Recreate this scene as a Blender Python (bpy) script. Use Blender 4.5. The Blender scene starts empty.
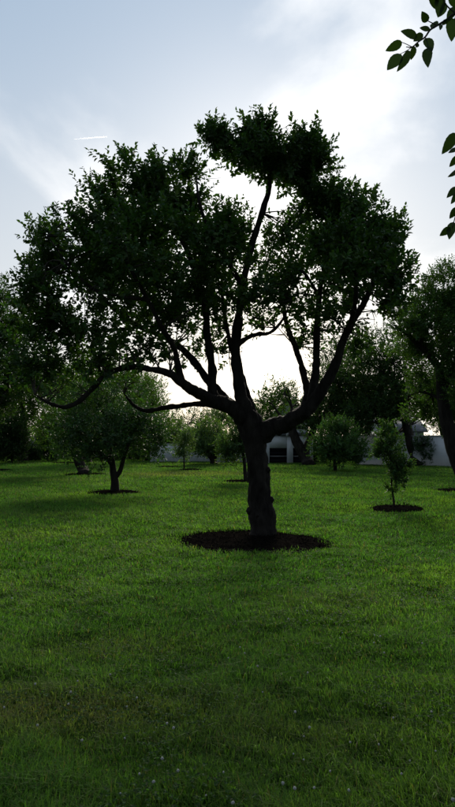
import bpy, math, random
import numpy as np
from mathutils import Vector, noise as mnoise

random.seed(7)
RNG = np.random.default_rng(11)
R = math.radians
SC = bpy.context.scene
COL = SC.collection

# ------------------------------------------------------------------ camera
F = 621.0                 # focal length in photo pixels (455 x 807)
HORIZON = 443.0
CAMH = 1.6
PITCH = math.atan((HORIZON - 403.5) / F)
cam_d = bpy.data.cameras.new('camera')
cam = bpy.data.objects.new('camera', cam_d)
COL.objects.link(cam)
cam.location = (0, 0, CAMH)
cam.rotation_euler = (R(90) + PITCH, 0, 0)
cam_d.sensor_fit = 'VERTICAL'
cam_d.angle = 2 * math.atan(403.5 / F)
cam_d.clip_end = 30000
cam_d.clip_start = 0.05
SC.camera = cam


def ray(px, py):
    u, v = (px - 227.5) / F, (403.5 - py) / F
    c, s = math.cos(PITCH), math.sin(PITCH)
    return Vector((u, c - v * s, s + v * c))


def P(px, py, Y):
    """point seen at a photo pixel, Y metres ahead"""
    d = ray(px, py)
    return Vector((0, 0, CAMH)) + d * (Y / d.y)


def G(px, py):
    """ground point seen at a photo pixel"""
    d = ray(px, py)
    return Vector((0, 0, CAMH)) + d * (-CAMH / d.z)


# ------------------------------------------------------------------ sky, sun, exposure
SUN = ray(268, 190).normalized()      # behind the crown, veiled by thin cloud
SUN_EL = math.asin(SUN.z)
SUN_AZ = math.atan2(SUN.x, SUN.y)

world = bpy.data.worlds.new('World')
SC.world = world
world.use_nodes = True
wn, wl = world.node_tree.nodes, world.node_tree.links
wn.clear()


def wnode(t, **kw):
    n = wn.new(t)
    for k, v in kw.items():
        setattr(n, k, v)
    return n


def wmath(op, a, b=None, clamp=False):
    n = wnode('ShaderNodeMath', operation=op, use_clamp=clamp)
    for i, v in enumerate((a, b)):
        if v is None:
            continue
        if isinstance(v, (int, float)):
            n.inputs[i].default_value = v
        else:
            wl.new(v, n.inputs[i])
    return n.outputs[0]


def wmix(fac, a, b, blend='MIX'):
    n = wnode('ShaderNodeMix', data_type='RGBA', blend_type=blend)
    for key, v in ((0, fac), (6, a), (7, b)):
        if isinstance(v, (int, float)):
            n.inputs[key].default_value = v
        elif isinstance(v, tuple):
            n.inputs[key].default_value = v
        else:
            wl.new(v, n.inputs[key])
    return n.outputs[2]


sky = wnode('ShaderNodeTexSky', sky_type='NISHITA')
sky.sun_disc = False
sky.sun_elevation = SUN_EL
sky.sun_rotation = SUN_AZ
sky.air_density = 1.0
sky.dust_density = 2.0
sky.ozone_density = 2.0
tc = wnode('ShaderNodeTexCoord')
sep = wnode('ShaderNodeSeparateXYZ')
wl.new(tc.outputs['Generated'], sep.inputs[0])
# flat cloud layer seen from below
den = wmath('ADD', wmath('MAXIMUM', sep.outputs[2], 0.0), 0.18)
cx = wmath('DIVIDE', sep.outputs[0], den)
cy = wmath('DIVIDE', sep.outputs[1], den)
comb = wnode('ShaderNodeCombineXYZ')
wl.new(cx, comb.inputs[0])
wl.new(cy, comb.inputs[1])
mp = wnode('ShaderNodeMapping')
mp.inputs['Rotation'].default_value = (0, 0, R(24))
mp.inputs['Location'].default_value = (12.3, 8.5, 0)
mp.inputs['Scale'].default_value = (1.0, 0.55, 1)
wl.new(comb.outputs[0], mp.inputs[0])
nz = wnode('ShaderNodeTexNoise')
nz.inputs['Scale'].default_value = 1.5
nz.inputs['Detail'].default_value = 8
nz.inputs['Roughness'].default_value = 0.52
nz.inputs['Distortion'].default_value = 0.35
wl.new(mp.outputs[0], nz.inputs[0])
cl = wnode('ShaderNodeMapRange', interpolation_type='SMOOTHSTEP')
cl.inputs[1].default_value = 0.46
cl.inputs[2].default_value = 0.64
wl.new(nz.outputs[0], cl.inputs[0])
# light scattered forward by the thin cloud veil round the sun
vd = wnode('ShaderNodeVectorMath', operation='DOT_PRODUCT')
vn = wnode('ShaderNodeVectorMath', operation='NORMALIZE')
wl.new(tc.outputs['Generated'], vn.inputs[0])
wl.new(vn.outputs[0], vd.inputs[0])
vd.inputs[1].default_value = SUN
dp = wmath('MAXIMUM', vd.outputs['Value'], 0.0)
g_wide = wmath('POWER', dp, 7.0)
g_mid = wmath('POWER', dp, 42.0)
g_core = wmath('POWER', dp, 420.0)
front = wnode('ShaderNodeMapRange', interpolation_type='SMOOTHSTEP')
front.inputs[1].default_value = -0.45
front.inputs[2].default_value = 0.85
wl.new(vd.outputs['Value'], front.inputs[0])
low = wnode('ShaderNodeMapRange', interpolation_type='SMOOTHSTEP')
low.inputs[1].default_value = 0.62
low.inputs[2].default_value = 0.24
wl.new(sep.outputs[2], low.inputs[0])
lit = wmix(front.outputs[0], (2.0, 2.6, 3.5, 1), wmix(low.outputs[0], (4.1, 5.5, 7.2, 1), (6.2, 7.1, 8.0, 1)))
veil = wmix(0.85, sky.outputs[0], lit)
cloud_col = wmix(front.outputs[0], (2.3, 2.7, 3.4, 1), wmix(g_wide, (6.2, 7.1, 8.3, 1), (14.5, 14.2, 13.8, 1)))
skyc = wmix(wmath('MULTIPLY', cl.outputs[0], 0.8), veil, cloud_col)
glow_col = wnode('ShaderNodeMix', data_type='RGBA')
add1 = wmix(g_wide, (0, 0, 0, 1), (0.3, 0.3, 0.3, 1))
add2 = wmix(g_mid, (0, 0, 0, 1), (0.5, 0.5, 0.5, 1))
add3 = wmix(g_core, (0, 0, 0, 1), (1.5, 1.5, 1.4, 1))
tot = wmix(1.0, skyc, add1, 'ADD')
tot = wmix(1.0, tot, add2, 'ADD')
tot = wmix(1.0, tot, add3, 'ADD')
# warm sunlit haze low over the horizon below the sun
vd2 = wnode('ShaderNodeVectorMath', operation='DOT_PRODUCT')
wl.new(vn.outputs[0], vd2.inputs[0])
vd2.inputs[1].default_value = ray(262, 372).normalized()
dp2 = wmath('MAXIMUM', vd2.outputs['Value'], 0.0)
hz_ = wmath('MULTIPLY', wmath('POWER', 2.718, wmath('MULTIPLY', wmath('MAXIMUM', sep.outputs[2], 0.0), -8.0)), wmath('POWER', front.outputs[0], 3.0))
tot = wmix(1.0, tot, wmix(hz_, (0, 0, 0, 1), (4.2, 2.5, 0.3, 1)), 'ADD')
tot = wmix(1.0, tot, wmix(wmath('POWER', dp2, 90.0), (0, 0, 0, 1), (2.6, 1.8, 0.6, 1)), 'ADD')
tot = wmix(1.0, tot, wmix(wmath('POWER', dp2, 900.0), (0, 0, 0, 1), (14, 13, 11, 1)), 'ADD')
bg = wnode('ShaderNodeBackground')
bg.inputs['Strength'].default_value = 0.095
wl.new(tot, bg.inputs['Color'])
wo = wnode('ShaderNodeOutputWorld')
wl.new(bg.outputs[0], wo.inputs[0])

sun_d = bpy.data.lights.new('sun', 'SUN')
sun_d.energy = 5.0
sun_d.angle = R(20)
sun_d.color = (1.0, 0.91, 0.76)
sun_o = bpy.data.objects.new('sun', sun_d)
COL.objects.link(sun_o)
sun_o.rotation_euler = SUN.to_track_quat('Z', 'Y').to_euler()
sun_o.location = (0, 0, 30)

vs = SC.view_settings
vs.view_transform = 'Standard'
vs.look = 'None'
vs.exposure = 0.0
vs.gamma = 1.0
vs.use_curve_mapping = False
SC.cycles.max_bounces = 6
SC.cycles.transmission_bounces = 4
SC.cycles.volume_bounces = 3
SC.cycles.transparent_max_bounces = 8
SC.cycles.use_denoising = True


# ------------------------------------------------------------------ materials
def new_mat(name):
    m = bpy.data.materials.new(name)
    m.use_nodes = True
    nt = m.node_tree
    nt.nodes.clear()
    out = nt.nodes.new('ShaderNodeOutputMaterial')
    return m, nt, out


def leafy_mat(name, transl=0.35, tint=(1.3, 1.6, 0.6), rough=0.55, spec=0.35, patchy=None):
    """foliage: colour comes from each leaf's own tint"""
    m, nt, out = new_mat(name)
    N, L = nt.nodes, nt.links
    at = N.new('ShaderNodeAttribute')
    at.attribute_name = 'tint'
    col = at.outputs['Color']
    pr = N.new('ShaderNodeBsdfPrincipled')
    pr.inputs['Roughness'].default_value = rough
    pr.inputs['Specular IOR Level'].default_value = spec
    L.new(col, pr.inputs['Base Color'])
    tr = N.new('ShaderNodeBsdfTranslucent')
    mu = N.new('ShaderNodeMix')
    mu.data_type = 'RGBA'
    mu.blend_type = 'MULTIPLY'
    mu.inputs[0].default_value = 1
    L.new(col, mu.inputs[6])
    mu.inputs[7].default_value = (*tint, 1)
    L.new(mu.outputs[2], tr.inputs[0])
    mx = N.new('ShaderNodeMixShader')
    mx.inputs[0].default_value = transl
    L.new(pr.outputs[0], mx.inputs[1])
    L.new(tr.outputs[0], mx.inputs[2])
    L.new(mx.outputs[0], out.inputs[0])
    return m


def rough_mat(name, c1, c2, scale=8, rough=0.9, bump=0.4, bscale=40, stretch=(1, 1, 1), spec=0.3, c3=None, obj_space=True, dist=0.02):
    m, nt, out = new_mat(name)
    N, L = nt.nodes, nt.links
    t = N.new('ShaderNodeTexCoord')
    mp_ = N.new('ShaderNodeMapping')
    mp_.inputs['Scale'].default_value = stretch
    L.new(t.outputs['Object'], mp_.inputs[0])
    n1 = N.new('ShaderNodeTexNoise')
    n1.inputs['Scale'].default_value = scale
    n1.inputs['Detail'].default_value = 7
    n1.inputs['Roughness'].default_value = 0.62
    L.new(mp_.outputs[0], n1.inputs[0])
    rp = N.new('ShaderNodeValToRGB')
    rp.color_ramp.elements[0].position = 0.32
    rp.color_ramp.elements[1].position = 0.7
    rp.color_ramp.elements[0].color = (*c1, 1)
    rp.color_ramp.elements[1].color = (*c2, 1)
    if c3:
        e = rp.color_ramp.elements.new(0.82)
        e.color = (*c3, 1)
    L.new(n1.outputs[0], rp.inputs[0])
    n2 = N.new('ShaderNodeTexNoise')
    n2.inputs['Scale'].default_value = bscale
    n2.inputs['Detail'].default_value = 5
    L.new(mp_.outputs[0], n2.inputs[0])
    bp = N.new('ShaderNodeBump')
    bp.inputs['Strength'].default_value = bump
    bp.inputs['Distance'].default_value = dist
    L.new(n2.outputs[0], bp.inputs['Height'])
    pr = N.new('ShaderNodeBsdfPrincipled')
    pr.inputs['Roughness'].default_value = rough
    pr.inputs['Specular IOR Level'].default_value = spec
    L.new(rp.outputs[0], pr.inputs['Base Color'])
    L.new(bp.outputs[0], pr.inputs['Normal'])
    L.new(pr.outputs[0], out.inputs[0])
    return m


M_LEAF = leafy_mat('apple_leaf', 0.30, (1.1, 1.5, 0.4), 0.55, 0.18)
M_LEAF2 = leafy_mat('tree_leaf', 0.36, (1.2, 1.5, 0.45), 0.65, 0.12)
M_GRASS = leafy_mat('grass_blade', 0.55, (1.2, 1.52, 0.45), 0.7, 0.12)
M_FLOWER = leafy_mat('clover_head', 0.3, (1, 1, 1), 0.7, 0.2)
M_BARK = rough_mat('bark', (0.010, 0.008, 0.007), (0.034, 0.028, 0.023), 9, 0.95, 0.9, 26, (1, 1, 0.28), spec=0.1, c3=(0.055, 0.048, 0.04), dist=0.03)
M_BARK2 = rough_mat('bark_far', (0.018, 0.015, 0.012), (0.05, 0.042, 0.034), 7, 1.0, 0.6, 20, (1, 1, 0.3), dist=0.03, spec=0.05)
M_TWIG = rough_mat('twig', (0.03, 0.024, 0.018), (0.06, 0.05, 0.035), 20, 0.85, 0.2, 60)
M_SOIL = rough_mat('lawn_soil', (0.014, 0.026, 0.006), (0.03, 0.062, 0.010), 3.0, 1.0, 0.6, 30, c3=(0.05, 0.08, 0.016), spec=0.0)
M_MULCH = rough_mat('mulch', (0.004, 0.0036, 0.0032), (0.012, 0.0103, 0.0088), 14, 1.0, 1.0, 45, spec=0.0, dist=0.03)
M_WALL = rough_mat('white_plaster', (0.58, 0.58, 0.58), (0.74, 0.74, 0.74), 1.3, 0.9, 0.15, 30, (1, 1, 0.22), c3=(0.78, 0.78, 0.77))
M_COPING = rough_mat('coping', (0.42, 0.42, 0.41), (0.52, 0.52, 0.5), 4, 0.85, 0.2, 30)
M_ROOF = rough_mat('grey_roof', (0.11, 0.115, 0.125), (0.2, 0.205, 0.22), 5, 0.8, 0.4, 18)
M_DARK = rough_mat('dark_door', (0.009, 0.009, 0.011), (0.016, 0.016, 0.019), 5, 0.8, 0.1, 30, spec=0.1)
M_TRIM = rough_mat('white_trim', (0.62, 0.62, 0.62), (0.72, 0.72, 0.72), 5, 0.6, 0.05, 30)
M_SIDING = rough_mat('pale_siding', (0.40, 0.42, 0.44), (0.50, 0.52, 0.54), 2, 0.8, 0.1, 20, (1, 1, 3))
M_BRICK = rough_mat('tan_render', (0.30, 0.25, 0.20), (0.40, 0.34, 0.28), 2, 0.85, 0.2, 20)
M_CONC = rough_mat('pale_concrete', (0.36, 0.35, 0.33), (0.46, 0.45, 0.43), 2, 0.9, 0.2, 30)


def glass_mat():
    m, nt, out = new_mat('window_glass')
    pr = nt.nodes.new('ShaderNodeBsdfPrincipled')
    pr.inputs['Base Color'].default_value = (0.03, 0.035, 0.04, 1)
    pr.inputs['Roughness'].default_value = 0.08
    nt.links.new(pr.outputs[0], out.inputs[0])
    return m


M_GLASS = glass_mat()


def contrail_mat():
    m, nt, out = new_mat('contrail_vapour')
    pv = nt.nodes.new('ShaderNodeVolumePrincipled')
    pv.inputs['Color'].default_value = (1, 1, 1, 1)
    pv.inputs['Density'].default_value = 0.008
    pv.inputs['Anisotropy'].default_value = 0.85
    nt.links.new(pv.outputs[0], out.inputs['Volume'])
    return m


# ------------------------------------------------------------------ mesh helpers
def make_obj(name, verts, faces, mat, parent=None, tint=None, smooth=False, origin=None):
    """faces: int array (n,3) or (n,4), or list of such arrays; tint per vertex"""
    verts = np.asarray(verts, dtype=np.float32)
    if origin is not None:
        verts = verts - np.asarray(origin, dtype=np.float32)
    if not isinstance(faces, list):
        faces = [faces]
    faces = [np.asarray(f, dtype=np.int32) for f in faces if len(f)]
    me = bpy.data.meshes.new(name)
    nl = sum(f.size for f in faces)
    npoly = sum(len(f) for f in faces)
    me.vertices.add(len(verts))
    me.vertices.foreach_set('co', verts.ravel())
    me.loops.add(nl)
    me.loops.foreach_set('vertex_index', np.concatenate([f.ravel() for f in faces]))
    me.polygons.add(npoly)
    tot = np.concatenate([np.full(len(f), f.shape[1], dtype=np.int32) for f in faces])
    start = np.concatenate([[0], np.cumsum(tot)[:-1]]).astype(np.int32)
    me.polygons.foreach_set('loop_start', start)
    me.polygons.foreach_set('loop_total', tot)
    if smooth:
        me.polygons.foreach_set('use_smooth', np.ones(npoly, dtype=bool))
    me.update(calc_edges=True)
    if tint is not None:
        a = me.attributes.new('tint', 'FLOAT_COLOR', 'POINT')
        c = np.ones((len(verts), 4), dtype=np.float32)
        c[:, :3] = tint
        a.data.foreach_set('color', c.ravel())
    me.materials.append(mat)
    o = bpy.data.objects.new(name, me)
    COL.objects.link(o)
    if parent is not None:
        o.parent = parent
    if origin is not None:
        o.location = origin if parent is None else Vector(origin) - parent.location
    elif parent is not None:
        o.matrix_parent_inverse.identity()
        o.location = -parent.location
    return o


def empty(name, loc):
    o = bpy.data.objects.new(name, None)
    COL.objects.link(o)
    o.location = loc
    o.empty_display_size = 0.2
    return o


def tag(o, label=None, cat=None, group=None, kind=None):
    if label:
        o['label'] = label
    if cat:
        o['category'] = cat
    if group:
        o['group'] = group
    if kind:
        o['kind'] = kind
    return o


class MB:
    """collects boxes, tubes and tris"""
    def __init__(self):
        self.v, self.q, self.t, self.n = [], [], [], 0

    def add(self, v, q=(), t=()):
        v = np.asarray(v, float)
        if len(q):
            self.q.append(np.asarray(q) + self.n)
        if len(t):
            self.t.append(np.asarray(t) + self.n)
        self.v.append(v)
        self.n += len(v)

    def box(self, a, b, rz=0.0, c=None):
        x0, y0, z0 = a
        x1, y1, z1 = b
        v = np.array([(x0, y0, z0), (x1, y0, z0), (x1, y1, z0), (x0, y1, z0),
                      (x0, y0, z1), (x1, y0, z1), (x1, y1, z1), (x0, y1, z1)], float)
        self.add(v, [(0, 3, 2, 1), (4, 5, 6, 7), (0, 1, 5, 4), (1, 2, 6, 5), (2, 3, 7, 6), (3, 0, 4, 7)])

    def tube(self, pts, radii, seg=10, sub=6, rough=0.0, rfreq=4.0, flare=None, cap=True):
        pts = np.asarray([tuple(p) for p in pts], float)
        radii = np.asarray(radii, float)
        if len(radii) != len(pts):
            radii = np.interp(np.linspace(0, 1, len(pts)), np.linspace(0, 1, len(radii)), radii)
        # Catmull-Rom
        pp = np.vstack([2 * pts[0] - pts[1], pts, 2 * pts[-1] - pts[-2]])
        out, rr = [], []
        for i in range(1, len(pp) - 2):
            p0, p1, p2, p3 = pp[i - 1:i + 3]
            for k in range(sub):
                t = k / sub
                out.append(0.5 * ((2 * p1) + (p2 - p0) * t + (2 * p0 - 5 * p1 + 4 * p2 - p3) * t * t + (3 * p1 - p0 - 3 * p2 + p3) * t ** 3))
                rr.append(radii[i - 1] * (1 - t) + radii[i] * t)
        out.append(pts[-1])
        rr.append(radii[-1])
        out, rr = np.array(out), np.array(rr)
        n = len(out)
        tan = np.gradient(out, axis=0)
        tan /= np.linalg.norm(tan, axis=1)[:, None] + 1e-9
        ref = np.array([0.0, 1.0, 0.0]) if abs(tan[0][1]) < 0.8 else np.array([1.0, 0, 0])
        vs_ = []
        ang = np.linspace(0, 2 * math.pi, seg, endpoint=False)
        u = ref
        for i in range(n):
            u = u - tan[i] * np.dot(u, tan[i])
            u /= np.linalg.norm(u) + 1e-9
            w = np.cross(tan[i], u)
            r = np.full(seg, rr[i])
            if flare is not None:
                h = out[i][2] - out[0][2]
                r = r * (1 + flare * math.exp(-max(h, 0) / 0.13) * (1 + 0.45 * np.cos(5 * ang + 0.7) + 0.2 * np.cos(3 * ang)))
            ring = out[i] + np.outer(np.cos(ang), u) * r[:, None] + np.outer(np.sin(ang), w) * r[:, None]
            if rough > 0:
                for j in range(seg):
                    p = Vector(ring[j])
                    q = Vector((p.x * rfreq, p.y * rfreq, p.z * rfreq * 0.45))
                    d = mnoise.fractal(q, 1.0, 2.0, 4) * rough * rr[i]
                    ring[j] += (ring[j] - out[i]) / (rr[i] + 1e-6) * d
            vs_.append(ring)
        v = np.vstack(vs_)
        i, j = np.meshgrid(np.arange(n - 1), np.arange(seg), indexing='ij')
        j2 = (j + 1) % seg
        q = np.stack([i * seg + j, i * seg + j2, (i + 1) * seg + j2, (i + 1) * seg + j], -1).reshape(-1, 4)
        t = []
        if cap:
            v = np.vstack([v, out[-1], out[0]])
            k = n * seg
            t = [((n - 1) * seg + a, (n - 1) * seg + (a + 1) % seg, k) for a in range(seg)]
            t += [((a + 1) % seg, a, k + 1) for a in range(seg)]
        self.add(v, q, t)

    def obj(self, name, mat, parent=None, smooth=False, **kw):
        f = []
        if self.q:
            f.append(np.vstack(self.q))
        if self.t:
            f.append(np.vstack(self.t))
        return make_obj(name, np.vstack(self.v), f, mat, parent, smooth=smooth, **kw)


def norm(a):
    return a / (np.linalg.norm(a, axis=-1, keepdims=True) + 1e-9)


def leaf_batch(pos, d, nrm, ln, wid, tint, simple=False):
    """leaf blades folded on the midrib; returns verts, quads/tris, tint"""
    n = len(pos)
    d = norm(d)
    s = norm(np.cross(d, nrm))
    nn = np.cross(s, d)
    L = ln[:, None]
    W = (ln * wid)[:, None] * 0.5
    if simple:
        v = np.stack([pos, pos + d * L * 0.5 + s * W + nn * W * 0.3, pos + d * L, pos + d * L * 0.5 - s * W + nn * W * 0.3], 1).reshape(-1, 3)
        b = np.arange(n)[:, None] * 4
        f = np.concatenate([b + [0, 1, 2], b + [0, 2, 3]])
        return v, f, np.repeat(tint, 4, 0)
    droop = -nn * L
    v = np.stack([pos,
                  pos + d * L * 0.28 + s * W * 0.92 + nn * W * 0.35,
                  pos + d * L * 0.66 + s * W * 0.80 + nn * W * 0.30 + droop * 0.05,
                  pos + d * L + droop * 0.14,
                  pos + d * L * 0.66 - s * W * 0.80 + nn * W * 0.30 + droop * 0.05,
                  pos + d * L * 0.28 - s * W * 0.92 + nn * W * 0.35], 1).reshape(-1, 3)
    b = np.arange(n)[:, None] * 6
    f = np.concatenate([b + [0, 1, 2, 3], b + [0, 3, 4, 5]])
    return v, f, np.repeat(tint, 6, 0)


def nz3(p, s, off=0.0):
    return mnoise.noise(Vector((p[0] * s + off, p[1] * s - off, p[2] * s + 2 * off)))


def shoots_in(lobes, seed, gap=-0.18, gscale=1.4, upright=0.55):
    """shoot base points and directions filled through a crown's lobes: (centre, radii, count)"""
    rg = np.random.default_rng(seed)
    pos, dr = [], []
    for c, rad, n in lobes:
        c, rad = np.array(c), np.array(rad)
        k = int(n * 1.9)
        u = norm(rg.normal(size=(k, 3)))
        r = rg.random(k) ** (1 / 2.3)
        lump = np.array([1 + 0.34 * nz3(x, 2.3, seed * 0.37 + c[0]) for x in u])
        p = c + u * (r * lump)[:, None] * rad
        keep = np.array([nz3(x, gscale, seed * 1.3) > gap for x in p])
        p, uu, r = p[keep][:n], u[keep][:n], r[keep][:n]
        dd = uu * 0.55 * r[:, None] + np.array([0, 0, upright]) + rg.normal(size=p.shape) * 0.38
        pos.append(p)
        dr.append(norm(dd))
    return np.vstack(pos), np.vstack(dr)


def foliage(pos, dr, seed, shoot=0.28, k=11, leaf=0.075, wid=0.52, base=(0.045, 0.085, 0.022), var=0.35, simple=False, lift=1.0):
    rg = np.random.default_rng(seed)
    n = len(pos)
    L = shoot * rg.uniform(0.5, 1.25, n)
    a = norm(np.cross(dr, rg.normal(size=(n, 3))))
    b = np.cross(dr, a)
    t = (np.arange(k) + 0.5) / k
    ang = (np.arange(k) * 2.399)[None, :] + rg.uniform(0, 6.28, n)[:, None] + rg.normal(size=(n, k)) * 0.4
    rad = a[:, None, :] * np.cos(ang)[..., None] + b[:, None, :] * np.sin(ang)[..., None]
    p = pos[:, None, :] + dr[:, None, :] * (L[:, None] * t[None, :])[..., None]
    open_ = (1.0 - 0.65 * t)[None, :, None]
    d = norm(rad * open_ + dr[:, None, :] * (0.35 + 0.6 * t)[None, :, None] + rg.normal(size=p.shape) * 0.22 + np.array([0, 0, -0.12]))
    nr = norm(dr[:, None, :] * 0.8 + np.array([0, 0, 0.5 * lift]) + rg.normal(size=p.shape) * 0.35)
    ln = leaf * rg.uniform(0.6, 1.2, (n, k)) * (1 - 0.35 * t ** 2)[None, :]
    sh = rg.normal(size=(n, 1)) * 0.6 + rg.normal(size=(n, k)) * 0.5
    bb = np.array(base)
    br = np.exp(sh * var)[..., None]
    warm = rg.normal(size=(n, k, 1)) * 0.12
    tint = np.clip(bb * br * (1 + warm * np.array([1.2, 0.2, -0.8])), 0.004, 0.5)
    return leaf_batch(p.reshape(-1, 3), d.reshape(-1, 3), nr.reshape(-1, 3), ln.reshape(-1), wid, tint.reshape(-1, 3), simple)


def crown(parent, lobes, seed, name='crown', mat=None, twig_from=None, twig_n=3, twig_r=0.018, twig_mat=None, gap=-0.18, gscale=1.4, upright=0.55, **kw):
    pos, dr = shoots_in(lobes, seed, gap, gscale, upright)
    v, f, t = foliage(pos, dr, seed + 1, **kw)
    o = make_obj(name, v, f, mat or M_LEAF2, parent, tint=t)
    o['kind'] = 'stuff'
    if twig_from is not None and len(twig_from):
        rg = np.random.default_rng(seed + 5)
        tf = np.asarray(twig_from)
        mb = MB()
        for c, rad, n in lobes:
            c, rad = np.array(c), np.array(rad)
            s = tf[np.argmin(np.linalg.norm(tf - c, axis=1))]
            for _ in range(twig_n):
                e = c + norm(rg.normal(size=3)) * rad * rg.uniform(0.3, 0.9)
                s2 = tf[np.argmin(np.linalg.norm(tf - (e * 0.5 + s * 0.5), axis=1))]
                dlen = np.linalg.norm(e - s2)
                m = (s2 + e) / 2 + rg.normal(size=3) * 0.10 * dlen + np.array([0, 0, 0.06 * dlen])
                r0 = min(twig_r * (0.7 + 0.35 * dlen), twig_r * 1.6)
                mb.tube([s2, m, e], [r0, r0 * 0.6, r0 * 0.2], seg=5, sub=4, cap=False)
                for _ in range(2):
                    e2 = m + (e - s2) * 0.3 + rg.normal(size=3) * rad * 0.45
                    mb.tube([m, (m + e2) / 2 + rg.normal(size=3) * 0.05 * dlen, e2], [r0 * 0.5, r0 * 0.35, r0 * 0.15], seg=4, sub=3, cap=False)
        tw = mb.obj('twigs', twig_mat or M_TWIG, o, smooth=True)
        tw.location = (0, 0, 0)
        tw['kind'] = 'stuff'
    return o


# ------------------------------------------------------------------ ground
def hgt(x, y):
    return 0.035 * math.sin(x * 0.55 + 0.4) * math.sin(y * 0.31 + 1.0) + 0.012 * math.sin(x * 1.7 + y * 1.3)


def hgt_np(x, y):
    return 0.035 * np.sin(x * 0.55 + 0.4) * np.sin(y * 0.31 + 1.0) + 0.012 * np.sin(x * 1.7 + y * 1.3)


def axis(n, near, far):
    a = np.linspace(0, near, n)
    b = near * (far / near) ** np.linspace(0, 1, 18)[1:]
    return np.concatenate([a, b])


ax = axis(60, 30, 900)
xs = np.concatenate([-ax[::-1][:-1], ax])
ys = np.concatenate([-axis(14, 12, 900)[::-1][:-1], axis(120, 60, 900)])
X, Y = np.meshgrid(xs, ys, indexing='ij')
fade = np.clip(1 - (np.hypot(X, Y) - 70) / 60, 0, 1)
Z = hgt_np(X, Y) * fade
nx, ny = X.shape
gi, gj = np.meshgrid(np.arange(nx - 1), np.arange(ny - 1), indexing='ij')
gq = np.stack([gi * ny + gj, (gi + 1) * ny + gj, (gi + 1) * ny + gj + 1, gi * ny + gj + 1], -1).reshape(-1, 4)
ground = make_obj('lawn_ground', np.stack([X, Y, Z], -1).reshape(-1, 3), gq, M_SOIL, smooth=True)
tag(ground, 'wide green lawn ground under the orchard trees', 'lawn', kind='structure')

# mulch rings: photo pixel of the centre, radius (m)
MAIN = G(262, 538)
ring_specs = [
    (G(254, 541), 1.28, 'broad dark mulch ring round the foot of the big apple tree'),
    (G(114, 492), 0.95, 'dark mulch ring under the low spreading tree with the forked trunk'),
    (G(84, 474.2), 1.1, 'dark mulch ring at the short leaning trunk behind the low spreading tree'),
    (G(190, 470), 0.8, 'small mulch ring at the thin young tree in the middle distance'),
    (G(240, 482), 0.75, 'dark mulch ring just behind the left side of the big trunk'),
    (G(397, 509), 0.72, 'dark mulch ring round the slender sapling on the right'),
    (G(463, 490), 1.0, 'dark mulch ring cut by the right picture edge under the leaning tree'),
    (G(-2, 470.5), 0.9, 'dark mulch patch at the left picture edge far across the lawn'),
    (G(168, 466.5), 1.0, 'thin dark mulch patch far behind the low spreading tree'),
    (G(66, 463), 1.3, 'thin dark mulch strip near the pale path at the far left'),
]


def mulch(c, rad, label, seed, fine):
    rg = np.random.default_rng(seed)
    nr, ns = (14, 64) if fine else (5, 28)
    th = np.linspace(0, 2 * math.pi, ns, endpoint=False)
    edge = np.array([rad * (1 + 0.16 * nz3((math.cos(t) * 1.6, math.sin(t) * 1.6, seed), 1.0) + 0.10 * nz3((math.cos(t) * 6, math.sin(t) * 6, seed), 1.0)) for t in th])
    vv = []
    for i in range(nr + 1):
        f = i / nr
        for j in range(ns):
            r = edge[j] * f
            x, y = c.x + r * math.cos(th[j]), c.y + r * math.sin(th[j])
            z = hgt(x, y) + 0.075 * (1 - f ** 3) - (0.03 if i == nr else 0)
            if fine:
                z += 0.035 * mnoise.noise(Vector((x * 6, y * 6, 0))) * (1 - f ** 6)
            vv.append((x, y, z))
    i, j = np.meshgrid(np.arange(nr), np.arange(ns), indexing='ij')
    q = np.stack([i * ns + j, i * ns + (j + 1) % ns, (i + 1) * ns + (j + 1) % ns, (i + 1) * ns + j], -1).reshape(-1, 4)[:, ::-1]
    root = make_obj('mulch_ring', vv, q, M_MULCH, smooth=True, origin=(c.x, c.y, 0))
    tag(root, label, 'mulch', 'mulch rings round the trees', 'stuff')
    n = 3600 if fine else 260
    a = rg.uniform(0, 6.28, n)
    r = np.sqrt(rg.random(n)) * rad * np.where(rg.random(n) < .08, 1.14, 1.0)
    x, y = c.x + r * np.cos(a), c.y + r * np.sin(a)
    f = np.clip(r / rad, 0, 1)
    z = hgt_np(x, y) + 0.08 * (1 - f ** 3) + rg.uniform(-0.005, 0.02, n)
    d = norm(np.stack([rg.normal(size=n), rg.normal(size=n), rg.normal(size=n) * 0.45], -1))
    nn = norm(rg.normal(size=(n, 3)) * 0.5 + np.array([0, 0, 1]))
    v, fc, t = leaf_batch(np.stack([x, y, z], -1), d, nn, rg.uniform(0.015, 0.05, n) * (1 if fine else 1.7), 0.38, np.zeros((n, 3)), True)
    ch = make_obj('wood_chips', v, fc, M_MULCH, root, origin=(c.x, c.y, 0))
    ch.location = (0, 0, 0)
    ch['kind'] = 'stuff'


for k, (c, rad, lab) in enumerate(ring_specs):
    mulch(c, rad, lab, 30 + k, k == 0)


# ------------------------------------------------------------------ the big apple tree
Y0 = MAIN.y
K0 = Y0 / F            # metres per photo pixel at the trunk

def mp_(pts):
    """limb traced in the photo: (px, py, metres nearer(-)/farther(+) than the trunk)"""
    return [P(a, b, Y0 + c) for a, b, c in pts]


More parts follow.
